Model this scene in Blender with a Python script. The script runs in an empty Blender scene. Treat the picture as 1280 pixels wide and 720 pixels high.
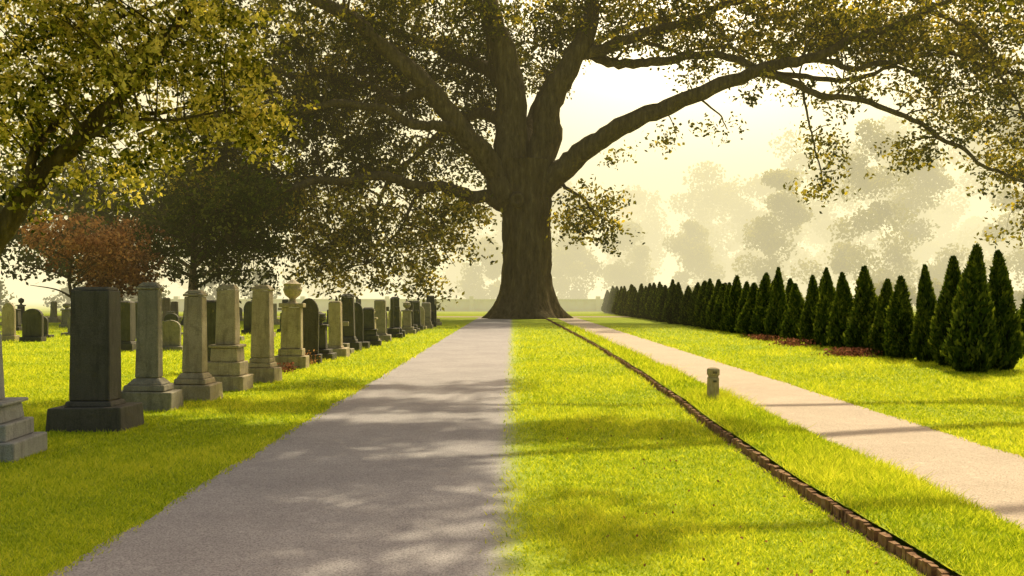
import bpy, math, random
import numpy as np
from mathutils import Vector
random.seed(7); rng=np.random.default_rng(7)
scene=bpy.context.scene
COL=scene.collection

# ---------------------------------------------------------------- helpers
def link(o,parent=None):
    COL.objects.link(o)
    if parent: o.parent=parent
    return o
def empty(name,loc=(0,0,0)):
    e=bpy.data.objects.new(name,None); e.location=loc; e.empty_display_size=.3
    return link(e)
def mesh_np(name,verts,faces_n,mat,var=None,smooth=False):
    me=bpy.data.meshes.new(name)
    nf,k=faces_n.shape
    me.vertices.add(len(verts)); me.vertices.foreach_set('co',np.ascontiguousarray(verts,dtype=np.float32).ravel())
    me.loops.add(nf*k); me.loops.foreach_set('vertex_index',faces_n.astype(np.int32).ravel())
    me.polygons.add(nf); me.polygons.foreach_set('loop_start',np.arange(0,nf*k,k,dtype=np.int32))
    if var is not None:
        a=me.attributes.new('v','FLOAT','FACE'); a.data.foreach_set('value',var.astype(np.float32))
    me.update(calc_edges=True)
    if smooth: me.polygons.foreach_set('use_smooth',np.ones(nf,dtype=bool))
    if mat: me.materials.append(mat)
    return me
def mesh_py(name,v,f,mat,smooth=False):
    me=bpy.data.meshes.new(name); me.from_pydata(v,[],f); me.update()
    if smooth:
        for p in me.polygons: p.use_smooth=True
    if mat: me.materials.append(mat)
    return me

class NT:
    def __init__(s,name):
        s.m=bpy.data.materials.new(name); s.m.use_nodes=True; s.t=s.m.node_tree; s.t.nodes.clear()
        s.out=s.t.nodes.new('ShaderNodeOutputMaterial')
    def n(s,ty,**kw):
        x=s.t.nodes.new(ty)
        for k,v in kw.items():
            if k in x.inputs: x.inputs[k].default_value=v
            else: setattr(x,k,v)
        return x
    def l(s,a,b): s.t.links.new(a,b)
    def coord(s,scale=(1,1,1)):
        g=s.n('ShaderNodeNewGeometry'); m=s.n('ShaderNodeMapping'); m.inputs['Scale'].default_value=scale
        s.l(g.outputs['Position'],m.inputs['Vector']); return m.outputs[0]
    def noise(s,vec,scale,detail=4,rough=.6):
        x=s.n('ShaderNodeTexNoise'); x.inputs['Scale'].default_value=scale; x.inputs['Detail'].default_value=detail
        x.inputs['Roughness'].default_value=rough
        s.l(vec,x.inputs['Vector']); return x.outputs['Fac']
    def ramp(s,fac,stops):
        r=s.n('ShaderNodeValToRGB'); e=r.color_ramp.elements
        while len(e)<len(stops): e.new(.5)
        for el,(p,c) in zip(e,stops): el.position=p; el.color=(*c,1) if len(c)==3 else c
        s.l(fac,r.inputs[0]); return r.outputs[0]
    def mix(s,f,a,b,mode='MIX'):
        m=s.n('ShaderNodeMix'); m.data_type='RGBA'; m.blend_type=mode
        for sock,val in ((m.inputs[0],f),(m.inputs[6],a),(m.inputs[7],b)):
            if hasattr(val,'links'): s.l(val,sock)
            elif isinstance(val,(int,float)): sock.default_value=val
            else: sock.default_value=(*val,1)
        return m.outputs[2]
    def bump(s,h,strength,dist):
        b=s.n('ShaderNodeBump'); b.inputs['Strength'].default_value=strength; b.inputs['Distance'].default_value=dist
        s.l(h,b.inputs['Height']); return b.outputs[0]
    def princ(s,color,rough=.8,normal=None,spec=.3):
        p=s.n('ShaderNodeBsdfPrincipled'); p.inputs['Roughness'].default_value=rough
        p.inputs['Specular IOR Level'].default_value=spec
        if hasattr(color,'links'): s.l(color,p.inputs['Base Color'])
        else: p.inputs['Base Color'].default_value=(*color,1)
        if normal: s.l(normal,p.inputs['Normal'])
        s.l(p.outputs[0],s.out.inputs[0]); return p

def leaf_mat(name,stops,trans=.45,tcol=(1.3,1.25,.6)):
    k=NT(name); a=k.n('ShaderNodeAttribute'); a.attribute_name='v'
    c=k.ramp(a.outputs['Fac'],stops)
    d=k.n('ShaderNodeBsdfDiffuse'); k.l(c,d.inputs[0])
    t=k.n('ShaderNodeBsdfTranslucent'); tc=k.mix(1.0,c,tcol,'MULTIPLY'); k.l(tc,t.inputs[0])
    m=k.n('ShaderNodeMixShader'); m.inputs[0].default_value=trans
    k.l(d.outputs[0],m.inputs[1]); k.l(t.outputs[0],m.inputs[2]); k.l(m.outputs[0],k.out.inputs[0])
    return k.m

# ---------------------------------------------------------------- materials
GRASS_A=(.38,.47,.022); GRASS_B=(.62,.64,.05); GRASS_C=(.20,.29,.014)
def grass_color(k):
    v=k.coord()
    n1=k.noise(v,.22,5,.65); n2=k.noise(v,4,6,.75); n3=k.noise(v,60,3,.7)
    c=k.ramp(n1,[(.35,GRASS_A),(.65,GRASS_B)])
    c2=k.mix(k.ramp(n2,[(.4,(.7,.7,.7)),(.62,(0,0,0))]),c,(.27,.39,.018))
    c3=k.mix(k.ramp(n3,[(.3,(1,1,1)),(.55,(0,0,0))]),c2,GRASS_C)
    return c3,n3,n2,v
k=NT('grass_ground'); c,n3,n2,v=grass_color(k)
k.princ(c,.9,k.bump(n3,.7,.03),.1); M_GRASS=k.m

def asphalt(name,c0,c1,soft=False):
    k=NT(name); v=k.coord()
    n1=k.noise(v,.8,5,.6); n2=k.noise(v,70,4,.75); n3=k.noise(v,5,5,.7)
    c=k.ramp(n1,[(.3,c0),(.7,c1)])
    c=k.mix(k.ramp(n2,[(.35,(1,1,1)),(.6,(0,0,0))]),c,tuple(x*.45 for x in c0))
    c=k.mix(k.ramp(n3,[(.58,(0,0,0)),(.8,(.6,.6,.6))]),c,tuple(min(1,x*1.3) for x in c1))
    n4=k.noise(v,2.2,6,.7); c=k.mix(k.ramp(n4,[(.35,(.35,.35,.35)),(.5,(0,0,0))]),c,tuple(x*.7 for x in c0))
    if soft:
        gc,_,_,_=grass_color(k)
        g=k.n('ShaderNodeNewGeometry'); s=k.n('ShaderNodeSeparateXYZ'); k.l(g.outputs['Position'],s.inputs[0])
        nn=k.noise(v,14,4,.7)
        ad=k.n('ShaderNodeMath',operation='MULTIPLY_ADD'); k.l(nn,ad.inputs[0]); ad.inputs[1].default_value=.16; k.l(s.outputs['X'],ad.inputs[2])
        mr=k.n('ShaderNodeMapRange'); mr.interpolation_type='SMOOTHSTEP'; mr.inputs['From Min'].default_value=-.12; mr.inputs['From Max'].default_value=.22
        k.l(ad.outputs[0],mr.inputs['Value'])
        c=k.mix(mr.outputs[0],c,gc)
    k.princ(c,.9,k.bump(n2,.7,.01),.2); return k.m
M_ROAD=asphalt('worn_asphalt',(.42,.385,.385),(.56,.515,.51),True)
M_PATH=asphalt('pale_gravel_path',(.62,.50,.38),(.76,.62,.48))

def stone_mat(name,c0,c1,moss=.3):
    k=NT(name); tc=k.n('ShaderNodeTexCoord'); ob=k.n('ShaderNodeObjectInfo')
    ad=k.n('ShaderNodeVectorMath',operation='ADD'); k.l(tc.outputs['Object'],ad.inputs[0]); k.l(ob.outputs['Location'],ad.inputs[1]); v=ad.outputs[0]
    n1=k.noise(v,2.2,6,.65); n2=k.noise(v,110,3,.8); n3=k.noise(v,6,6,.75)
    mp=k.n('ShaderNodeMapping'); mp.inputs['Scale'].default_value=(9,9,1.1); k.l(v,mp.inputs[0]); n4=k.noise(mp.outputs[0],1.4,5,.65)
    c=k.ramp(n1,[(.3,c0),(.7,c1)])
    c=k.mix(k.ramp(n2,[(.4,(.7,.7,.7)),(.6,(0,0,0))]),c,tuple(x*.45 for x in c0))
    c=k.mix(k.ramp(n4,[(.5,(0,0,0)),(.7,(.6,.6,.6))]),c,tuple(x*.35 for x in c0))
    c=k.mix(k.ramp(n3,[(.5,(0,0,0)),(.72,(moss,moss,moss))]),c,(.08,.075,.035))
    k.princ(c,.75,k.bump(n3,.7,.03),.3); return k.m
M_ST_DARK=stone_mat('granite_dark',(.10,.09,.068),(.165,.15,.11))
M_ST_GREY=stone_mat('granite_grey',(.31,.275,.19),(.43,.385,.27),.5)
M_ST_WARM=stone_mat('sandstone_warm',(.47,.385,.23),(.62,.52,.33),.5)
M_ST_PALE=stone_mat('marble_pale',(.40,.39,.36),(.52,.50,.46),.3)

k=NT('oak_bark'); v=k.coord((1,1,.22)); n=k.noise(v,3.2,7,.7)
c=k.ramp(n,[(.3,(.045,.034,.015)),(.55,(.13,.10,.05)),(.75,(.25,.195,.10))])
k.princ(c,.95,k.bump(n,1,.3),.1); M_BARK=k.m
k=NT('edging_brick'); v=k.coord(); n=k.noise(v,9,4); n2=k.noise(v,60,4)
c=k.ramp(n,[(.3,(.16,.085,.04)),(.5,(.30,.17,.09)),(.7,(.42,.28,.16))]); k.princ(c,.9,k.bump(n2,.7,.01),.1); M_BRICK=k.m
k=NT('bare_soil'); v=k.coord(); n=k.noise(v,30,4); c=k.ramp(n,[(.3,(.09,.055,.02)),(.7,(.24,.17,.07))]); k.princ(c,.95,k.bump(n,.8,.02),.1); M_SOIL=k.m
k=NT('bollard_wood'); v=k.coord((1,1,.3)); n=k.noise(v,40,4); c=k.ramp(n,[(.3,(.30,.24,.12)),(.7,(.50,.41,.24))]); k.princ(c,.8,k.bump(n,.5,.005),.2); M_POST=k.m
k=NT('bollard_cap_metal'); k.princ((.10,.085,.05),.5); M_CAP=k.m
k=NT('pale_render'); v=k.coord(); n=k.noise(v,1.5,4); c=k.ramp(n,[(.3,(.70,.68,.6)),(.7,(.82,.80,.74))]); k.princ(c,.85); M_WALL=k.m

M_OAKLEAF=leaf_mat('oak_leaves',[(0,(.022,.03,.006)),(.4,(.065,.078,.012)),(.72,(.21,.205,.03)),(1,(.60,.52,.09))],.52,(1.6,1.35,.5))
M_NEARLEAF=leaf_mat('near_leaves',[(0,(.02,.03,.008)),(.4,(.085,.105,.018)),(.68,(.32,.32,.055)),(1,(.82,.74,.26))],.5,(1.4,1.2,.6))  # cream end of the ramp paints sunlit leaves
M_REDLEAF=leaf_mat('copper_leaves',[(0,(.10,.055,.022)),(.5,(.30,.165,.075)),(1,(.52,.33,.16))],.45,(1.3,1.05,.8))
M_FLOWER=leaf_mat('flower_petals',[(0,(.10,.06,.02)),(.5,(.26,.09,.05)),(1,(.38,.16,.11))],.3,(1,1,1))
M_THUJA=leaf_mat('thuja_foliage',[(0,(.016,.032,.009)),(.5,(.058,.095,.017)),(1,(.24,.27,.045))],.32)
M_FAR=leaf_mat('far_foliage_hazed',[(0,(.17,.17,.035)),(.5,(.25,.24,.06)),(1,(.40,.37,.10))],.45)  # leaves paled so distance haze is painted into their colour
M_FARD=leaf_mat('mid_foliage',[(0,(.03,.045,.012)),(.5,(.07,.09,.02)),(1,(.20,.20,.045))],.4)
M_BLADE=leaf_mat('grass_blades',[(0,(.20,.31,.012)),(.5,(.57,.64,.04)),(1,(.86,.84,.10))],.45,(1.15,1.1,.6))

# ---------------------------------------------------------------- leaf clouds and limbs
def rand_unit(n):
    a=rng.normal(size=(n,3)); return a/np.linalg.norm(a,axis=1)[:,None]
def leaves(name,C,size,var,mat,aspect=.55):
    n=len(C); a=rand_unit(n); b=rand_unit(n)
    b=np.cross(a,b); b/=np.linalg.norm(b,axis=1)[:,None]+1e-9
    s=(size*rng.uniform(.6,1.35,n))[:,None]
    V=np.empty((n,4,3)); V[:,0]=C-a*s*.5; V[:,1]=C+b*s*aspect*.5-a*s*.05; V[:,2]=C+a*s*.5; V[:,3]=C-b*s*aspect*.5-a*s*.05
    return mesh_np(name,V.reshape(-1,3),np.arange(4*n).reshape(n,4),mat,np.clip(var,0,1))

def catmull(P,n=6):
    P=[np.array(p,float) for p in P]; P=[2*P[0]-P[1]]+P+[2*P[-1]-P[-2]]; out=[]
    for i in range(1,len(P)-2):
        for j in range(n):
            t=j/n; out.append(.5*((2*P[i])+(-P[i-1]+P[i+1])*t+(2*P[i-1]-5*P[i]+4*P[i+1]-P[i+2])*t*t+(-P[i-1]+3*P[i]-3*P[i+1]+P[i+2])*t**3))
    out.append(P[-2]); return np.array(out)
class Tubes:
    def __init__(s): s.v=[]; s.f=[]; s.n=0; s.pts=[]; s.rad=[]
    def add(s,P,R,sides=8,record=True,lump=.0):
        P=np.array(P); m=len(P); T=np.gradient(P,axis=0); T/=np.linalg.norm(T,axis=1)[:,None]+1e-9
        ref=np.array([0,1,0.]) if abs(T[0][1])<.8 else np.array([1.,0,0])
        base=s.n
        for i in range(m):
            u=np.cross(T[i],ref); u/=np.linalg.norm(u)+1e-9; ref2=np.cross(u,T[i]); w=-ref2; ref=ref2/np.linalg.norm(ref2)
            for j in range(sides):
                a=2*math.pi*j/sides; r=R[i]*(1+lump*math.sin(3*a+i*.7)+lump*random.uniform(-1,1))
                s.v.append(P[i]+(u*math.cos(a)+w*math.sin(a))*r)
        for i in range(m-1):
            for j in range(sides):
                a=base+i*sides+j; b=base+i*sides+(j+1)%sides
                s.f.append((a,b,b+sides,a+sides))
        s.n+=m*sides
        if record: s.pts+=list(P); s.rad+=list(R)
    def mesh(s,name,mat): return mesh_np(name,np.array(s.v),np.array(s.f),mat,smooth=True)
def limb(T,pts,r0,r1,n=6,wob=.0,sides=8):
    P=catmull(pts,n); m=len(P)
    if wob: 
        w=rng.normal(size=(m,3))*wob; w[0]=0; w=(w+np.roll(w,1,0)+np.roll(w,-1,0))/2; P=P+w
    t=np.linspace(0,1,m); R=r0+(r1-r0)*t**.75
    T.add(P,R,sides,lump=.08)
def fill_crown(T,clumps,leafn,spread,twig_r=.05,flat=.6,bright=lambda c:.0,every=1):
    base=np.array(T.pts); C=[];V=[]
    for i,c in enumerate(clumps):
        d=np.linalg.norm(base-c,axis=1)+ (base[:,2]>c[2]+1)*0.5; j=int(np.argmin(d)); D=d[j]
        if D>spread*.8 and i%every==0:
            p=base[j]; mid=(p+c)/2+np.array([0,0,.12*D])+rng.normal(size=3)*.06*D
            P=catmull([p,mid,c],4); r=min(twig_r*(.5+D/(6*spread)),max(T.rad[j]*.7,.01)); T.add(P,np.linspace(r,r*.25,len(P)),4,record=False)
        n=int(leafn*random.uniform(.5,1.4)); sp=spread*random.uniform(.7,1.25)
        ns=4; sc=rng.normal(size=(ns,3))*sp*np.array([.75,.75,flat*.8]); idx=rng.integers(0,ns,n)
        L=c+sc[idx]+rng.normal(size=(n,3))*sp*np.array([.42,.42,.3])
        C.append(L); V.append(np.clip(.42+rng.normal()*.17+bright(c)+rng.normal(size=n)*.2+(L[:,2]-c[2])/sp*.16,0,1))  # leaves lighten toward each clump's top, top light painted into tone
    return np.vstack(C),np.concatenate(V)

def tree_obj(name,loc,T,C,V,leafsize,lmat,trunkmesh=None):
    e=empty(name,loc)
    link(bpy.data.objects.new('trunk_and_limbs',T.mesh('limbs_mesh',M_BARK)),e)
    link(bpy.data.objects.new('foliage',leaves('foliage_mesh',C,leafsize,V,lmat)),e)
    if trunkmesh: link(bpy.data.objects.new('root_flare',trunkmesh),e)
    return e

# =============================== the great oak (local metres, y away from viewer)
K=.0615
def S(x,y,d=0): return ((x-640)*K,d,1.6+(372-y)*K)
T=Tubes()
rings=40; sides=56; tv=[];tf=[]
for i in range(rings):
    t=i/(rings-1); z=-.3+t*12.4
    cx=(656-640)*K+ .15*math.sin(t*3)
    r=1.76+1.2*math.exp(-max(z,0)/1.1)+.42*max(0,(z-7)/6)**1.5*1.2
    for j in range(sides):
        a=2*math.pi*j/sides
        fl=.5*math.exp(-max(z,0)/1.3)*math.sin(5*a+.6)+.22*math.exp(-max(z,0)/2)*math.sin(9*a)
        rr=r+fl+.09*math.sin(7*a+z*.5)+.06*math.sin(13*a-z*.8)+.04*math.sin(23*a+z*1.7)+random.uniform(-.04,.04)
        tv.append((cx+rr*math.cos(a)*1.02,rr*math.sin(a)*(.95),z))
for i in range(rings-1):
    for j in range(sides):
        a=i*sides+j;b=i*sides+(j+1)%sides; tf.append((a,b,b+sides,a+sides))
n0=len(tv); bc=(S(647,252)[0],-1.85,S(647,252)[2])
for i in range(7):
    for j in range(16):
        a=2*math.pi*j/16; rr=[.62,.52,.42,.30,.24,.12,.02][i]; dd=[.25,-.05,-.22,-.24,-.1,-.02,0][i]
        tv.append((bc[0]+rr*math.cos(a),bc[1]+dd,bc[2]+rr*1.1*math.sin(a)))
for i in range(6):
    for j in range(16):
        a=n0+i*16+j;b=n0+i*16+(j+1)%16; tf.append((a,b,b+16,a+16))
trunkmesh=mesh_py('oak_trunk_mesh',tv,tf,M_BARK,True)
RS=.78
L=lambda pts,r0,r1,**kw: limb(T,[S(*p) for p in pts],r0*K*RS,r1*K*RS,**kw)
L([(648,250),(640,190),(642,130),(632,70),(612,10),(590,-60),(570,-140)],36,10,wob=.12,sides=12)
L([(672,240),(680,180),(688,130),(708,90),(730,50),(742,0,2),(748,-70,3),(770,-150,3)],29,8,wob=.12,sides=12)
L([(640,255),(618,215,-1),(590,185,-2),(562,150,-3),(525,105,-4),(480,70,-5),(430,35,-6),(370,5,-7),(300,-30,-8)],24,6,wob=.14,sides=10)
L([(668,245),(700,218,-1),(735,188,-2),(780,162,-3),(830,142,-3),(890,116,-4),(940,100,-4),(1000,85,-4),(1060,58,-4),(1130,35,-5),(1200,5,-6)],22,3,wob=.13,sides=10)
L([(930,102,-4),(975,118,-4),(1010,134,-5),(1060,145,-5),(1105,168,-6),(1150,195,-6),(1195,222,-6),(1245,248,-7)],7,2,wob=.13)
L([(735,60,2),(775,72,1),(825,76,0),(880,74,-1),(930,85,-2),(985,105,-3),(1040,112,-3),(1100,95,-3),(1170,110,-3)],10,2,wob=.15)
L([(720,72),(765,55,0),(815,40,0),(860,30,-1),(900,12,-1),(960,-15,-1),(1040,-30,-1)],11,3,wob=.14)
L([(1000,85,-4),(1045,98,-4),(1100,90,-4),(1160,80,-4),(1230,105,-4),(1280,100,-4)],5,2,wob=.13)
L([(645,262),(615,250,-1),(575,243,-2),(530,238,-3),(480,228,-4),(420,235,-5),(360,250,-6),(310,268,-7),(275,300,-8)],13,3,wob=.13)
L([(575,165,-3),(530,165,-4),(480,150,-5),(420,145,-5),(350,160,-6),(280,165,-7),(220,190,-8)],9,3,wob=.14)
L([(540,125,-4),(500,130,-2),(450,100,0),(390,85,2),(330,80,3),(260,60,4)],9,3,wob=.12)
L([(636,100),(600,70,3),(560,50,5),(510,20,7),(450,-10,9),(380,-40,10)],14,4,wob=.12)
L([(540,238,-3),(520,262,-3),(500,295,-3),(470,330,-3)],4,1,wob=.1)
L([(640,160),(600,130,4),(570,130,7),(520,160,9),(470,200,11),(440,260,12)],12,3,wob=.1)
L([(690,225),(715,240,-1),(735,262,-2),(752,290,-2)],4,1,wob=.06)
L([(985,118,-4),(990,150,-4),(1000,190,-4),(1012,240,-4)],2.5,1,wob=.08)
L([(660,200),(670,120,6),(700,60,9),(760,10,12),(850,-50,14)],15,4,wob=.1)
L([(1130,35,-5),(1180,60,-5),(1220,120,-5),(1250,190,-5),(1262,260,-5)],3.5,1,wob=.1)
L([(800,50,0),(850,60,1),(900,50,2),(960,60,2),(1010,40,2)],4,1,wob=.12)
L([(860,128,-3),(890,150,-3),(900,170,-3)],2,.8,wob=.06)
# secondary branches leaving the limbs, only where the crown carries leaves
cand=[i for i in range(len(T.pts)) if .12<T.rad[i]<.95 and T.pts[i][2]>14 and (T.pts[i][0]<-3 or T.pts[i][0]>16 or T.pts[i][2]>19)]
for i in rng.choice(cand,66,replace=False):
    p=T.pts[i]; r=min(T.rad[i]*.38,.16); d=rand_unit(1)[0]*np.array([1,.7,.5])+np.array([.35*np.sign(p[0]),0,.55]); d/=np.linalg.norm(d); l=random.uniform(3,6.0)
    q=p+d*l*.5+rng.normal(size=3)*.4; e_=p+d*l+rng.normal(size=3)*.9
    limb(T,[p,q,e_],r,r*.25,wob=.08,sides=5)
blobs=[ # x,y,rx,ry,depth,thick,density
(300,50,110,80,0,8,2.2),(420,35,120,70,0,8,2.6),(540,22,100,60,0,7,2.4),(330,145,110,65,0,7,2.3),(440,120,90,60,3,6,2.6),(470,60,90,60,7,5,2.4),(380,110,110,70,9,4,1.8),
(530,70,70,60,6,4,2.4),(400,200,130,48,1,6,2.8),(260,200,80,50,0,6,2.2),(580,125,45,65,8,3,2.4),(510,195,65,45,6,4,2.4),(598,60,42,60,7,3,2.2),(575,190,35,35,7,3,1.6),
(300,235,80,45,0,5,2.4),(420,258,85,38,-1,5,2.6),(480,295,80,42,-2,5,2.5),(555,290,45,48,-2,4,2.1),(400,322,42,32,-2,4,2.2),(570,255,45,22,-2,4,1.8),
(505,340,55,20,-2,4,2.0),(350,268,60,30,0,4,2.0),(440,325,45,38,-2,4,2.1),(535,358,28,15,-2,3,1.2),(420,358,24,14,-2,3,1.2),(600,285,16,34,0,3,.8),
(640,10,80,40,6,5,2.8),(665,60,40,32,9,3,2.4),(700,10,50,28,4,5,2.2),(765,10,75,42,1,6,2.9),(690,65,20,24,8,2,1.2),(840,12,60,42,1,6,2.9),(805,52,60,20,0,3,1.8),
(910,18,80,40,0,6,2.7),(990,32,80,42,-1,6,2.7),(1060,42,80,46,-2,6,2.7),(1150,36,100,50,-2,6,2.9),(1240,40,70,66,-3,6,3.2),(1100,20,160,36,3,4,1.4),
(1130,98,75,34,-3,4,1.8),(1205,125,65,45,-3,5,2.6),(1245,195,42,58,-4,4,2.9),(1255,272,26,34,-4,3,2.0),(1010,205,24,50,-4,2,1.5),(1005,250,16,22,-4,2,1.0),(1110,205,38,24,-5,2,1.4),(1050,125,45,16,-3,3,1.2),
(900,60,50,22,1,3,1.4),(880,92,40,14,-1,3,.9),(960,70,50,26,1,3,1.6),(960,122,40,14,-3,3,.8),(1160,170,34,28,-5,2,1.4),(720,45,25,20,7,3,1.4),
(735,268,42,28,-2,2,2.6),(702,285,18,18,-2,1,1.8),(830,180,34,11,-3,2,.8),(755,295,24,12,-2,1,1.6),(895,165,18,12,-3,1,.7),(770,195,25,9,0,2,.6),
(650,-80,340,80,0,9,.35),(420,-60,200,60,0,9,.4),(950,-50,220,50,0,9,.35)]
cl=[]
for (x,y,rx,ry,d,th,den) in blobs:
    n=int(math.pi*rx*ry/700*1.35*den)+2
    for _ in range(n):
        while True:
            p=rng.uniform(-1,1,3)
            if p@p<1: break
        cl.append(S(x+p[0]*rx,y+p[1]*ry,d+p[2]*th))
cl=np.array(cl)
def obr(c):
    b=.14 if c[0]>6 else (-.05 if c[2]>10 else .24)  # low sprays toned paler: sunlight painted into leaf colour
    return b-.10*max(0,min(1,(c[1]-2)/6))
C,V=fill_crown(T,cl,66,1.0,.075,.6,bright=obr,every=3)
print('oak leaves',len(C))
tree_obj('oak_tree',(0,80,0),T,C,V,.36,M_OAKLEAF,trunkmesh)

# =============================== near tree at the left
K2=18/1300
def S2(x,y,d=0): return ((x-640)*K2+11.4,d,1.6+(372-y)*K2)
T=Tubes(); L2=lambda pts,r0,r1,**kw: limb(T,[S2(*p) for p in pts],r0*K2*.72,r1*K2*.72,**kw)
L2([(-180,500),(-140,430),(-80,372),(-20,318),(25,255),(70,200),(120,150),(170,95),(220,30),(260,-60)],34,6,wob=.02,sides=12)
L2([(-80,372),(-90,250),(-110,120),(-100,-40),(-60,-200),(0,-330)],26,7,wob=.03,sides=10)
L2([(25,255),(45,190),(50,120,1),(60,40,1.5),(80,-40,2)],11,4,wob=.02)
L2([(70,200),(120,180,-.5),(180,165,-1),(240,160,-1),(300,150,-1)],6,1.5,wob=.02)
L2([(120,150),(180,125,1),(250,110,1.5),(310,90,1.5)],6,1.5,wob=.02)
L2([(-110,120),(-40,60,1),(40,20,1),(130,0,1),(210,-30,1)],10,3,wob=.02)
L2([(-100,-40),(20,-180,3),(160,-250,5),(300,-300,6),(430,-330,7)],14,4,wob=.03)
blobs2=[(40,50,110,70,0,2,1.7),(160,40,110,65,0,2,1.7),(270,50,75,60,0,1.5,1.4),(290,130,58,60,0,1.5,1.7),(200,110,80,50,-.5,1.5,1.5),(100,130,80,50,0,1.5,1.5),
(210,185,80,38,-.5,1,1.4),(30,150,50,60,0,1.5,1.6),(20,220,40,34,0,1,1.2),(325,165,30,42,0,1,1.3),(110,215,60,26,0,1,1.1),(15,265,25,25,0,1,.5),(150,245,45,18,0,1,.6),(-80,100,90,120,0,3,.9),
(100,-70,220,60,2,3,.5),(150,-200,200,70,4,3,.4)]
cl=[]
for (x,y,rx,ry,d,th,den) in blobs2:
    for _ in range(int(math.pi*rx*ry/900*2.0*den)+1):
        while True:
            p=rng.uniform(-1,1,3)
            if p@p<1: break
        cl.append(S2(x+p[0]*rx,y+p[1]*ry,d+p[2]*th))
C,V=fill_crown(T,np.array(cl),46,.24,.012,.6,bright=lambda c:.21-.09*c[1],every=2)  # sunlit front leaves and dark depth painted into leaf tone
print('near leaves',len(C))
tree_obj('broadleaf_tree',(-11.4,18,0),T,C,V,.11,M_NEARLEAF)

# =============================== added tree out of view at right, crown shaped to shade the lawn
T=Tubes()
def wl(pts,r0,r1,**kw): limb(T,pts,r0,r1,**kw)
wl([(0,0,-.2),(-.1,0,3),(-.5,.2,6),(-1.5,.5,8.5),(-2,0,12)],.5,.2,sides=12)
wl([(-.5,.2,6),(-3,0,8.3),(-6,0,9.6),(-9.5,-1,10.4),(-13,-1.5,10.8),(-18,-2,11)],.28,.05,wob=.05)
wl([(-1,.3,7.4),(-3,3,9.5),(-7,4,10.9),(-12,4.5,11.4),(-17,4,11.6)],.22,.04,wob=.05)
wl([(-1,.3,7.4),(-3,-3,9),(-7,-4.5,9.9),(-12,-5.5,9.9),(-17,-5.5,10)],.22,.04,wob=.05)
wl([(-.5,0,6),(2,0,9),(5,0,11)],.22,.05)
cl=[]
def shade_from(tx,ty):
    h=7.6+ty*.28+rng.normal()*.25
    cl.append((tx+.393*h-14.5,ty+.883*h-21,h))
bands=[(12.4,.6,-9,2.2,130),(9.3,.6,-8,-.2,120),(7.3,.5,-5,.7,62),(6.1,.3,-5,-.4,30),(15.4,.7,-7,-.4,60),(18.5,1.0,-6,.6,44),(10.9,.3,-7,-1,26)]
for ty,hw,a,b,n in bands:
    for _ in range(n): shade_from(rng.uniform(a,b),ty+rng.normal()*hw*.7)
for _ in range(430):
    tx=rng.uniform(-10,-2.3); ty=rng.uniform(4.8,14)
    if math.sin(tx*1.3+ty*.7)+math.sin(ty*1.6-tx*.6)<-.9: continue
    shade_from(tx,ty)
for _ in range(60): cl.append((rng.uniform(-4,5),rng.uniform(-5,5),10.5+rng.normal()))
C,V=fill_crown(T,np.array(cl),72,.4,.02,.45,every=3)
tree_obj('added_shade_tree',(14.5,21,0),T,C,V,.22,M_OAKLEAF)

# =============================== generic tree builder
def generic_tree(name,loc,h,rad,crownz,leafmat,leafsize,ncl,leafn,tr=.25,spread=.6,zs=.6,bri=0.,low=0):
    T=Tubes()
    P=[(0,0,-.2),(rng.normal()*.1,0,h*.25),(rng.normal()*.2,0,h*.5),(0,0,h*.85)]
    limb(T,P,tr,tr*.2,sides=8)
    for i in range(8):
        a=i*2.4+random.random(); z0=h*(.22+.07*i); rr=rad*random.uniform(.6,.95)
        limb(T,[(0,0,z0),(rr*.4*math.cos(a),rr*.4*math.sin(a),z0+h*.1),(rr*math.cos(a),rr*math.sin(a),z0+h*.15)],tr*.45,tr*.08,sides=5)
    cl=[]
    lobes=[(rng.normal()*rad*.4,rng.normal()*rad*.4,crownz+rng.normal()*zs*rad*.4) for _ in range(7)]
    for _ in range(ncl):
        l=lobes[random.randrange(7)]; u=rand_unit(1)[0]*random.random()**.4*rad*.55
        cl.append((l[0]+u[0],l[1]+u[1],max(l[2]+u[2]*zs*1.2,low+.3)))
    C,V=fill_crown(T,np.array(cl),leafn,spread,tr*.12,.6,bright=lambda c:bri+.15*(c[2]-crownz)/rad)
    return tree_obj(name,loc,T,C,V,leafsize,leafmat)
generic_tree('copper_beech_tree',(-27,64,0),5.4,4.5,3.9,M_REDLEAF,.26,210,45,.22,.6,.5,.1,low=1.4)
generic_tree('broadleaf_tree',(-27,88,0),14,9,9,M_FARD,.45,220,60,.4,1.1,.7,-.05,low=4)
generic_tree('broadleaf_tree',(-36,92,0),15,10,10,M_FARD,.45,220,60,.4,1.1,.7,-.05,low=4)
generic_tree('broadleaf_tree',(-46,80,0),15,9,10,M_FARD,.45,220,60,.4,1.1,.7,-.05,low=4)
generic_tree('broadleaf_tree',(-22,72,0),10,5.5,6.2,M_FARD,.34,190,50,.3,.8,.8,0,low=2.6)

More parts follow.
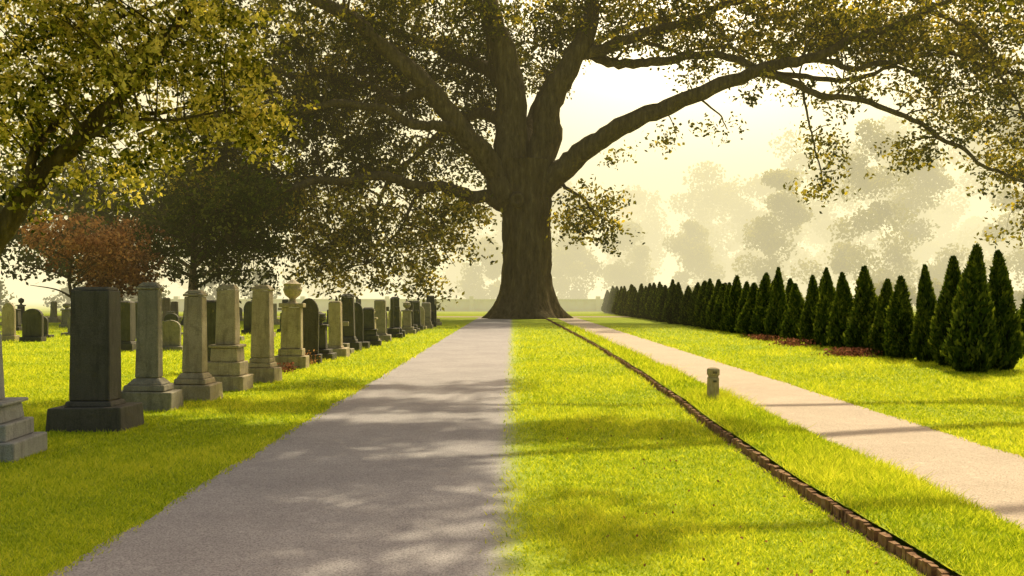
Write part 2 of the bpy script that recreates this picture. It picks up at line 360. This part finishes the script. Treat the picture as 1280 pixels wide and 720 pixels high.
# =============================== distant mass of trees
def far_mass(name,trees,mat,leafsize,per):
    C=[];V=[]
    for (x,y,h,r) in trees:
        for q in range(26):
            f=rng.uniform(.12,.97); lz=h*f; wdt=r*.62*math.sin(math.pi*min(1,max(0,.12+f*.86)))**.7
            an=rng.uniform(0,6.28); rr=wdt*rng.uniform(.2,1); lx,ly=rr*math.cos(an),rr*math.sin(an); lr=r*rng.uniform(.14,.30)
            n=per//26; u=rand_unit(n)*(rng.uniform(0,1,n)**.33)[:,None]*lr*(1+.10*rng.normal(size=n))[:,None]*np.array([1.15,1.15,.85])
            c=np.array([x+lx,y+ly,lz])+u; keep=(c[:,2]>.2); c=c[keep]
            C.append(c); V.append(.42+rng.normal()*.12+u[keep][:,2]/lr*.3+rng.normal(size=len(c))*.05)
    return link(bpy.data.objects.new(name,leaves(name+'_mesh',np.vstack(C),leafsize,np.concatenate(V),mat,.8)))
tr=[]
for i in range(26): tr.append((-110+i*11+rng.normal()*3,rng.uniform(225,260),rng.uniform(20,31),rng.uniform(8,12)))
for x,h in ((35,29),(47,36),(58,33),(70,42),(84,40),(97,46),(112,44),(126,46)): tr.append((x*1.15,205+rng.normal()*6,h,13))
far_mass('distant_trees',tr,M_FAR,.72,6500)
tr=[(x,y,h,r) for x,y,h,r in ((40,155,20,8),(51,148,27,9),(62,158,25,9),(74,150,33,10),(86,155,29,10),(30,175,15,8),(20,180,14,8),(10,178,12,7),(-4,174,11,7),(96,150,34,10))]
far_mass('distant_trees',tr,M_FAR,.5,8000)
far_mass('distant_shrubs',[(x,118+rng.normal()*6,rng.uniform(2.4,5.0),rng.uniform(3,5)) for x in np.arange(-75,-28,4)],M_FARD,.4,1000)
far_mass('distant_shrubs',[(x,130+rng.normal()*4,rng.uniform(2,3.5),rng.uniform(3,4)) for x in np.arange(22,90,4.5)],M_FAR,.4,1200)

# =============================== ground, berm, paths
def sheet(name,x0,x1,y0,y1,z,mat,nx=1,ny=1,jit=0):
    v=[];f=[]
    for j in range(ny+1):
        y=y0+(y1-y0)*j/ny
        for i in range(nx+1):
            x=x0+(x1-x0)*i/nx
            if jit and i in (0,nx): x+=random.uniform(-jit,jit)+.02*math.sin(y*1.9+i)+.015*math.sin(y*4.3)
            v.append((x,y,z))
    for j in range(ny):
        for i in range(nx):
            a=j*(nx+1)+i; f.append((a,a+1,a+nx+2,a+nx+1))
    return link(bpy.data.objects.new(name,mesh_py(name+'_mesh',v,f,mat)))
sheet('ground',-900,900,-60,1500,0,M_GRASS,20,20)
sheet('asphalt_path',-2.66,.34,-4,84,.004,M_ROAD,3,700,.018)
sheet('footpath',3.5,5.12,-4,84,.004,M_PATH,2,700,.02)
sheet('cross_path',-60,60,84.5,88.5,.006,M_PATH,1,1)
EX=np.array([-5,6,9,12,16,22,36,70,84]); EV=np.array([2.46,2.40,2.38,2.42,2.54,2.66,2.75,2.6,2.5])
def edge_x(y): return float(np.interp(y,EX,EV))+.012*math.sin(y*1.3)
def berm_h(x,y):
    e=edge_x(y)+.03; t=(x-e)/(3.46-e)
    return 0 if t<0 or t>1 else .085*(1-t)**.6*(1+.5*t)+.004
v=[];f=[];ny=500;nx=9
for j in range(ny+1):
    y=-4+88*j/ny; e=edge_x(y)+.03
    for i in range(nx+1):
        x=e+(3.47-e)*i/nx; v.append((x,y,berm_h(x,y)+ (random.uniform(-.008,.008) if 0<i<nx else 0)))
for j in range(ny):
    for i in range(nx):
        a=j*(nx+1)+i; f.append((a,a+1,a+nx+2,a+nx+1))
link(bpy.data.objects.new('grass_verge',mesh_py('verge_mesh',v,f,M_GRASS,True)))
v=[];f=[]
for j in range(801):
    y=-4+88*j/800; e=edge_x(y); v+=[(e-.07+random.uniform(-.03,.03),y,.005),(e+.05,y,.005)]
for j in range(800): f.append((2*j,2*j+1,2*j+3,2*j+2))
link(bpy.data.objects.new('soil',mesh_py('soil_mesh',v,f,M_SOIL)))

def box(v,f,cx,cy,z0,z1,wx,wy,tx=None,ty=None,rot=0,jit=0):
    tx=wx if tx is None else tx; ty=wy if ty is None else ty; n=len(v); c,s=math.cos(rot),math.sin(rot)
    for (z,ax,ay) in ((z0,wx,wy),(z1,tx,ty)):
        for sx,sy in ((-1,-1),(1,-1),(1,1),(-1,1)):
            x=sx*ax/2+random.uniform(-jit,jit); y=sy*ay/2+random.uniform(-jit,jit)
            v.append((cx+x*c-y*s,cy+x*s+y*c,z+random.uniform(-jit,jit)))
    f+=[(n+3,n+2,n+1,n),(n+4,n+5,n+6,n+7)]+[(n+i,n+(i+1)%4,n+4+(i+1)%4,n+4+i) for i in range(4)]
v=[];f=[];y=3.0
while y<84:
    l=random.uniform(.06,.11) if y<30 else .25
    h=random.uniform(.055,.085); box(v,f,edge_x(y)+random.uniform(-.008,.008),y,-.02,h,.055,l*.88,.045,l*.8,random.uniform(-.12,.12),.005); y+=l
link(bpy.data.objects.new('brick_edging',mesh_py('edging_mesh',v,f,M_BRICK)))

# bollard
e=empty('path_bollard',(2.95,15.3,.03)); bv=[];bf=[]
box(bv,bf,0,0,-.05,.40,.145,.145,.14,.14); o=link(bpy.data.objects.new('post',mesh_py('post',bv,bf,M_POST)),e); o.modifiers.new('b','BEVEL').width=.01
bv=[];bf=[]; box(bv,bf,0,0,.402,.43,.125,.125); box(bv,bf,0,0,.431,.52,.15,.15,.148,.148); box(bv,bf,0,0,.521,.545,.15,.15,.07,.07)
o=link(bpy.data.objects.new('cap',mesh_py('cap',bv,bf,M_POST)),e); o.modifiers.new('b','BEVEL').width=.006
bv=[];bf=[]; box(bv,bf,0,-.079,.33,.36,.05,.01); box(bv,bf,0,-.079,.455,.49,.06,.01)
link(bpy.data.objects.new('plate',mesh_py('plate',bv,bf,M_CAP)),e); e.rotation_euler=(0,.02,.15)

# =============================== gravestones
def lathe(v,f,prof,cx=0,cy=0,n=14):
    b=len(v)
    for z,r in prof:
        for j in range(n):
            a=2*math.pi*j/n; v.append((cx+r*math.cos(a),cy+r*math.sin(a),z))
    for i in range(len(prof)-1):
        for j in range(n):
            p=b+i*n+j;q=b+i*n+(j+1)%n; f.append((p,q,q+n,p+n))
def tablet(v,f,w,d,z0,h,arch=.3,n=10):
    pts=[(-w/2,z0),(w/2,z0)]+[(w/2*math.cos(math.pi*i/n),z0+h*(1-arch)+h*arch*math.sin(math.pi*i/n)) for i in range(n+1)]
    b=len(v); m=len(pts)
    for yy in (-d/2,d/2):
        for x,z in pts: v.append((x,yy,z))
    f.append(tuple(b+i for i in range(m))); f.append(tuple(b+m+i for i in reversed(range(m))))
    for i in range(m): f.append((b+(i+1)%m,b+i,b+m+i,b+m+(i+1)%m))
def stone(kind,x,y,mat,w,h,bw,rot=0,depth=None):
    v=[];f=[]; d=depth or w*.75; bd=bw*.8
    if kind=='slab':
        box(v,f,0,0,-.05,h*.16,bw,bd,bw*.96,bd*.96,0,.012); box(v,f,0,0,h*.162,h*.20,w*1.18,d*1.25,w*1.1,d*1.15)
        box(v,f,0,0,h*.202,h*.975,w,d,w*.95,d*.95); box(v,f,0,0,h*.977,h,w*.93,d*.93,w*.8,d*.7)
    elif kind=='column':
        box(v,f,0,0,-.05,h*.15,bw,bd,bw*.97,bd*.97,0,.01); box(v,f,0,0,h*.152,h*.20,bw*.72,bd*.8,bw*.68,bd*.76)
        box(v,f,0,0,h*.202,h*.25,bw*.62,bd*.7,w*1.05,d*1.08); box(v,f,0,0,h*.252,h*.94,w,d,w*.86,d*.86)
        box(v,f,0,0,h*.942,h*.965,w*.98,d*.98); box(v,f,0,0,h*.967,h,w*.92,d*.92,w*.55,d*.55)
    elif kind=='stepped':
        box(v,f,0,0,-.05,h*.14,bw,bd); box(v,f,0,0,h*.142,h*.27,bw*.8,bd*.82); box(v,f,0,0,h*.272,h*.40,bw*.66,bd*.7,bw*.62,bd*.66)
        box(v,f,0,0,h*.402,h*.43,bw*.72,bd*.76); box(v,f,0,0,h*.432,h*.95,w,d,w*.9,d*.9); box(v,f,0,0,h*.952,h,w*.96,d*.96,w*.7,d*.5)
    elif kind=='tablet':
        box(v,f,0,0,-.05,h*.14,bw,bd*.7); tablet(v,f,w*1.2,d*.4,h*.142,h*.858,.28)
    elif kind=='cross':
        box(v,f,0,0,-.05,h*.12,bw,bd); box(v,f,0,0,h*.122,h*.25,bw*.7,bd*.7); t=w*.36
        box(v,f,0,0,h*.252,h,t,t*.8); box(v,f,-(w*.5+t/2)/1.2,0,h*.68,h*.79,w*.5,t*.7); box(v,f,(w*.5+t/2)/1.2,0,h*.68,h*.79,w*.5,t*.7)
    elif kind=='urn':
        box(v,f,0,0,-.05,h*.14,bw,bd); box(v,f,0,0,h*.142,h*.22,bw*.75,bd*.8); box(v,f,0,0,h*.222,h*.68,w,d,w*.93,d*.93); box(v,f,0,0,h*.682,h*.73,w*1.2,d*1.2)
        q=w*.5; lathe(v,f,[(h*.731,q*.6),(h*.75,q*.35),(h*.78,q*.3),(h*.82,q*.75),(h*.88,q*.95),(h*.93,q*.8),(h*.945,q*.95),(h*.96,q*.6),(h*.99,q*.2),(h,.001)])
    o=link(bpy.data.objects.new('gravestone',mesh_py('gravestone',v,f,mat)))
    o.location=(x,y,0); o.rotation_euler=(random.uniform(-.014,.014),random.uniform(-.014,.014),rot)
    b=o.modifiers.new('b','BEVEL'); b.width=.016; b.segments=2; b.limit_method='ANGLE'
    return o
stone('stepped',-5.38,10.5,M_ST_PALE,.42,1.3,1.05,.05)
stone('slab',-5.1,12.75,M_ST_DARK,.50,1.73,.93,-.03)
stone('column',-5.2,14.9,M_ST_GREY,.33,1.82,.82,.05)
stone('column',-4.97,16.3,M_ST_WARM,.33,1.72,.72,-.08)
stone('stepped',-4.95,18.1,M_ST_WARM,.36,1.83,.74,-.06)
stone('column',-4.75,19.8,M_ST_WARM,.38,1.84,.64,-.1)
stone('slab',-6.4,22.5,M_ST_DARK,.55,1.55,.8,.02)
stone('urn',-5.0,23.6,M_ST_WARM,.46,2.02,.72,.05)
y=25.4; i=0; kinds=['tablet','urn','slab','cross','column','tablet','stepped','urn','slab','tablet','cross','column']
while y<62:
    stone(kinds[i%12],-5.0+ (y-25)*.014+rng.normal()*.12,y,[M_ST_DARK,M_ST_DARK,M_ST_WARM,M_ST_GREY,M_ST_DARK][i%5],random.uniform(.34,.5),random.uniform(1.15,1.72),random.uniform(.62,.85),random.uniform(-.08,.08)); i+=1
    y+=random.uniform(1.3,2.0)
for row,(xr,n_) in enumerate(((-10.5,14),(-14.5,14),(-19,14),(-24,12),(-29.5,10))):
    y=28+row*3.5
    for _ in range(n_):
        y+=random.uniform(2.4,3.8)
        stone(random.choice(kinds),xr+rng.normal()*.35,y,random.choice([M_ST_DARK,M_ST_DARK,M_ST_GREY,M_ST_WARM]),random.uniform(.35,.55),random.uniform(.85,1.6),random.uniform(.6,.9),random.uniform(-.1,.1))
stone('slab',-11.6,31,M_ST_DARK,.62,1.5,.8); stone('tablet',-17.5,38,M_ST_DARK,.6,1.2,.8); stone('slab',-20.8,41,M_ST_DARK,.6,1.25,.8)
for k_ in range(14):
    yy=random.uniform(60,80); stone(random.choice(kinds),random.uniform(14,40),yy,random.choice([M_ST_DARK,M_ST_GREY]),.4,random.uniform(.9,1.4),.7)

# =============================== arborvitae row
def thuja_mesh(seed):
    r=np.random.default_rng(seed); n=6000; t=r.uniform(0,1,n)**1.15; a=r.uniform(0,2*np.pi,n)
    def prof(t): return .47*np.clip(np.minimum((t+.03)/.16,1),0,1)**.5*(1-t)**.72*1.12
    bump=1+.13*np.sin(a*3+t*9+seed)+.10*np.sin(a*7-t*23+seed*2)+.05*np.sin(a*11+t*47)
    rad=prof(t)*bump*(r.uniform(.45,1.12,n)**.5)
    C=np.stack([rad*np.cos(a)+.03*np.sin(t*5+seed),rad*np.sin(a),.03+t*2.62],1)
    out=np.stack([np.cos(a)*.5,np.sin(a)*.5,np.ones(n)*1.1],1)
    v=np.clip(.38+.6*(rad/(prof(t)*1.1+.01)-.75)+r.normal(size=n)*.17+.2*t,0,1)  # lit outer and upper edge painted into the spray tone
    s=(.12*r.uniform(.6,1.5,n))[:,None]; ax=out+r.normal(size=(n,3))*.45; ax/=np.linalg.norm(ax,axis=1)[:,None]
    b=np.cross(ax,r.normal(size=(n,3))); b/=np.linalg.norm(b,axis=1)[:,None]
    V=np.empty((n,4,3)); V[:,0]=C-ax*s*.5;V[:,1]=C+b*s*.24;V[:,2]=C+ax*s*.6;V[:,3]=C-b*s*.24
    m=mesh_np('arborvitae_foliage',V.reshape(-1,3),np.arange(4*n).reshape(n,4),M_THUJA,v)
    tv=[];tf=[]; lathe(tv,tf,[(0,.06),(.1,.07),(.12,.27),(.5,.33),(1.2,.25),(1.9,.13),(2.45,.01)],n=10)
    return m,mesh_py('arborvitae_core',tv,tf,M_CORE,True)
k=NT('thuja_core'); k.princ((.012,.02,.006),1); M_CORE=k.m  # dark cone filling the inside of the foliage
TM=[thuja_mesh(s) for s in (1,2,3,4,5,6,7)]
def thuja(x,y,h,w):
    e=empty('arborvitae_tree',(x,y,0)); m=random.choice(TM)
    a=bpy.data.objects.new('foliage',m[0]); b=bpy.data.objects.new('inner_core',m[1]); link(a,e); link(b,e)
    e.scale=(w/.95,w/.95,h/2.68); e.rotation_euler=(random.uniform(-.04,.04),random.uniform(-.04,.04),random.uniform(0,6.28))
for x,y,h,w in ((10.75,22.9,2.62,.9),(9.85,22.3,2.72,1.0),(10.25,24.3,2.55,.92),(10.3,25.7,2.4,.72),(10.1,26.9,2.15,.9),(10.2,28.4,2.1,.85),(10.15,29.9,2.5,1.02),(10.1,31.7,2.35,.9),
  (10.15,33.4,2.55,.8),(10.2,35.2,2.35,.85),(10.3,37.6,2.1,.95),(10.2,40,2.75,.85)): thuja(x,y,h,w)
y=41.6
while y<112:
    thuja(10.2+rng.normal()*.12,y,random.uniform(2.1,2.8),random.uniform(.9,1.2)); y+=1.3+ (y-40)*.006+random.uniform(-.2,.25)
thuja(14.5,29,1.9,1.0)
for y in np.arange(44,100,5): thuja(13.3+rng.normal()*.2,float(y),2.5,1.1)

def low_plants(name,x,y,rx,ry,h,n,mat,size=.07):
    u=rng.normal(size=(n,3))*np.array([rx*.45,ry*.45,0]); z=np.abs(rng.normal(size=n))*h*.5+.03
    C=np.stack([u[:,0],u[:,1],np.minimum(z,h)],1)
    o=link(bpy.data.objects.new(name,leaves(name,C,size,rng.uniform(0,1,n),mat,.7))); o.location=(x,y,0); return o
low_plants('flower_bed',9.2,28.3,.7,.8,.22,900,M_FLOWER); low_plants('flower_bed',9.3,34.5,.6,1.5,.22,700,M_FLOWER); low_plants('flower_bed',9.4,39,.5,1.5,.2,500,M_FLOWER)
low_plants('flowering_plant',-4.75,22.0,.25,.3,.22,200,M_FLOWER,.05)
low_plants('flowering_plant',-4.9,24.6,.3,.4,.35,250,M_REDLEAF,.05)

e=empty('boundary_wall',(0,121,0)); v=[];f=[]
box(v,f,-10,0,-.1,1.3,60,.4); link(bpy.data.objects.new('wall',mesh_py('w',v,f,M_WALL)),e)
v=[];f=[]
box(v,f,-10,0,1.302,1.45,60.3,.6)
for i in range(13): box(v,f,-39+i*4.9,-.03,-.1,1.75,.5,.75)
link(bpy.data.objects.new('coping_and_piers',mesh_py('w2',v,f,M_WALL)),e)

# =============================== grass blades
n=560000
Y=np.exp(rng.uniform(math.log(5.2),math.log(60),n)); X=rng.uniform(-1,1,n)*(.53*Y+.6)
ex=np.interp(Y,EX,EV)+.012*np.sin(Y*1.3)
keep=~((X>-2.62+rng.normal(size=n)*.035)&(X<.08+rng.normal(size=n)*.12))&~((X>3.53+rng.normal(size=n)*.03)&(X<5.08+rng.normal(size=n)*.03))&~((X>ex-.05+rng.normal(size=n)*.02)&(X<ex+.035))
keep&=(Y<rng.uniform(16,60,n))
X=X[keep];Y=Y[keep];ex=ex[keep]; n=len(X)
t=(X-(ex+.03))/(3.46-(ex+.03)); on=(t>0)&(t<1); tt=np.clip(t,0,1)
Z=np.where(on,.085*(1-tt)**.6*(1+.5*tt),0)
sc=(Y/7)**.55; patch=np.sin(X*1.7+np.sin(Y*.9)*2)+np.sin(Y*1.1-X*.8)+.9*np.sin(X*5.1+Y*2.3)*np.sin(Y*3.7-X*2)+.7*np.sin(X*11+Y*5)*np.sin(Y*9-X*7)
h=rng.uniform(.018,.042,n)*sc*np.where(on,2.1,1.0)*(1+.17*patch); w=rng.uniform(.004,.0075,n)*sc
a=rng.uniform(0,2*np.pi,n); lean=rng.normal(size=(n,2))*h[:,None]*.7
V=np.empty((n,3,3)); B=np.stack([X,Y,Z-.004],1); D=np.stack([np.cos(a)*w,np.sin(a)*w,np.zeros(n)],1)
V[:,0]=B-D; V[:,1]=B+D; V[:,2]=B; V[:,2,:2]+=lean; V[:,2,2]+=h
link(bpy.data.objects.new('lawn_grass',mesh_np('lawn_grass',V.reshape(-1,3),np.arange(3*n).reshape(n,3),M_BLADE,np.clip(.50+.10*patch+rng.normal(size=n)*.24,0,1))))
n=70; Y=np.exp(rng.uniform(math.log(5.6),math.log(14),n)); X=rng.uniform(.6,2.2,n); C=np.stack([X,Y,np.full(n,.035)],1)
link(bpy.data.objects.new('fallen_leaves',leaves('fallen_leaves',C,.03,rng.uniform(0,.6,n),M_REDLEAF,.7)))

# =============================== morning mist: thin around the oak, thicker beyond it
def mist(name,y0,y1,h,sig,col,lum):
    v=[];f=[]; box(v,f,0,(y0+y1)/2,-1,h,900,y1-y0)
    k=NT(name)
    ab=k.n('ShaderNodeVolumeAbsorption'); ab.inputs['Color'].default_value=(0,0,0,1); ab.inputs['Density'].default_value=sig
    em=k.n('ShaderNodeEmission'); em.inputs['Color'].default_value=(*col,1); em.inputs['Strength'].default_value=sig*lum  # emission stands in for sunlight scattered by the mist
    ad=k.n('ShaderNodeAddShader'); k.l(ab.outputs[0],ad.inputs[0]); k.l(em.outputs[0],ad.inputs[1]); k.l(ad.outputs[0],k.out.inputs['Volume'])
    link(bpy.data.objects.new(name,mesh_py(name,v,f,k.m)))
mist('mist',98,700,62,.0108,(1,.88,.52),1.22)
mist('mist',48,97.9,55,.0007,(1,.80,.34),1.15)  # thin warm glow added to lift the oak's dark tones

# =============================== light
EL=math.radians(46); AZ=math.radians(24)
sv=Vector((math.sin(AZ)*math.cos(EL),math.cos(AZ)*math.cos(EL),math.sin(EL)))
ld=bpy.data.lights.new('sun','SUN'); ld.energy=5; ld.angle=math.radians(.8); ld.color=(1,.88,.60)
lo=link(bpy.data.objects.new('sun',ld)); lo.rotation_euler=(-sv).to_track_quat('-Z','Y').to_euler()
w=bpy.data.worlds.new('World'); scene.world=w; w.use_nodes=True; nt=w.node_tree; nt.nodes.clear()
N=nt.nodes.new; LK=nt.links.new
sk=N('ShaderNodeTexSky'); sk.sky_type='NISHITA'; sk.sun_disc=False; sk.sun_elevation=EL; sk.sun_rotation=AZ; sk.dust_density=5; sk.air_density=1.2
mx=N('ShaderNodeMix'); mx.data_type='RGBA'; mx.blend_type='MULTIPLY'; mx.inputs[0].default_value=1; mx.inputs[7].default_value=(1.35,1.13,.82,1)
tc=N('ShaderNodeTexCoord'); dp=N('ShaderNodeVectorMath'); dp.operation='DOT_PRODUCT'
gd=Vector((math.sin(math.radians(11))*math.cos(math.radians(11)),math.cos(math.radians(11))**2,math.sin(math.radians(11)))).normalized(); dp.inputs[1].default_value=gd
pw=N('ShaderNodeMath'); pw.operation='POWER'; pw.use_clamp=True; pw.inputs[1].default_value=45
LK(tc.outputs['Generated'],dp.inputs[0]); LK(dp.outputs['Value'],pw.inputs[0])
gl=N('ShaderNodeMix'); gl.data_type='RGBA'; gl.blend_type='ADD'; gl.inputs[7].default_value=(60,52,36,1)
LK(pw.outputs[0],gl.inputs[0])
bg=N('ShaderNodeBackground'); bg.inputs[1].default_value=.13; ou=N('ShaderNodeOutputWorld')
LK(sk.outputs[0],mx.inputs[6]); LK(mx.outputs[2],gl.inputs[6]); LK(gl.outputs[2],bg.inputs[0]); LK(bg.outputs[0],ou.inputs[0])

# =============================== camera
cd=bpy.data.cameras.new('camera'); cd.lens=36.56; cd.sensor_width=36; cd.clip_end=3000; cd.clip_start=.1
co=link(bpy.data.objects.new('camera',cd)); co.location=(0,0,1.6); co.rotation_euler=(math.radians(90.53),0,0)
scene.camera=co
scene.view_settings.view_transform='Standard'; scene.view_settings.look='None'; scene.view_settings.exposure=0
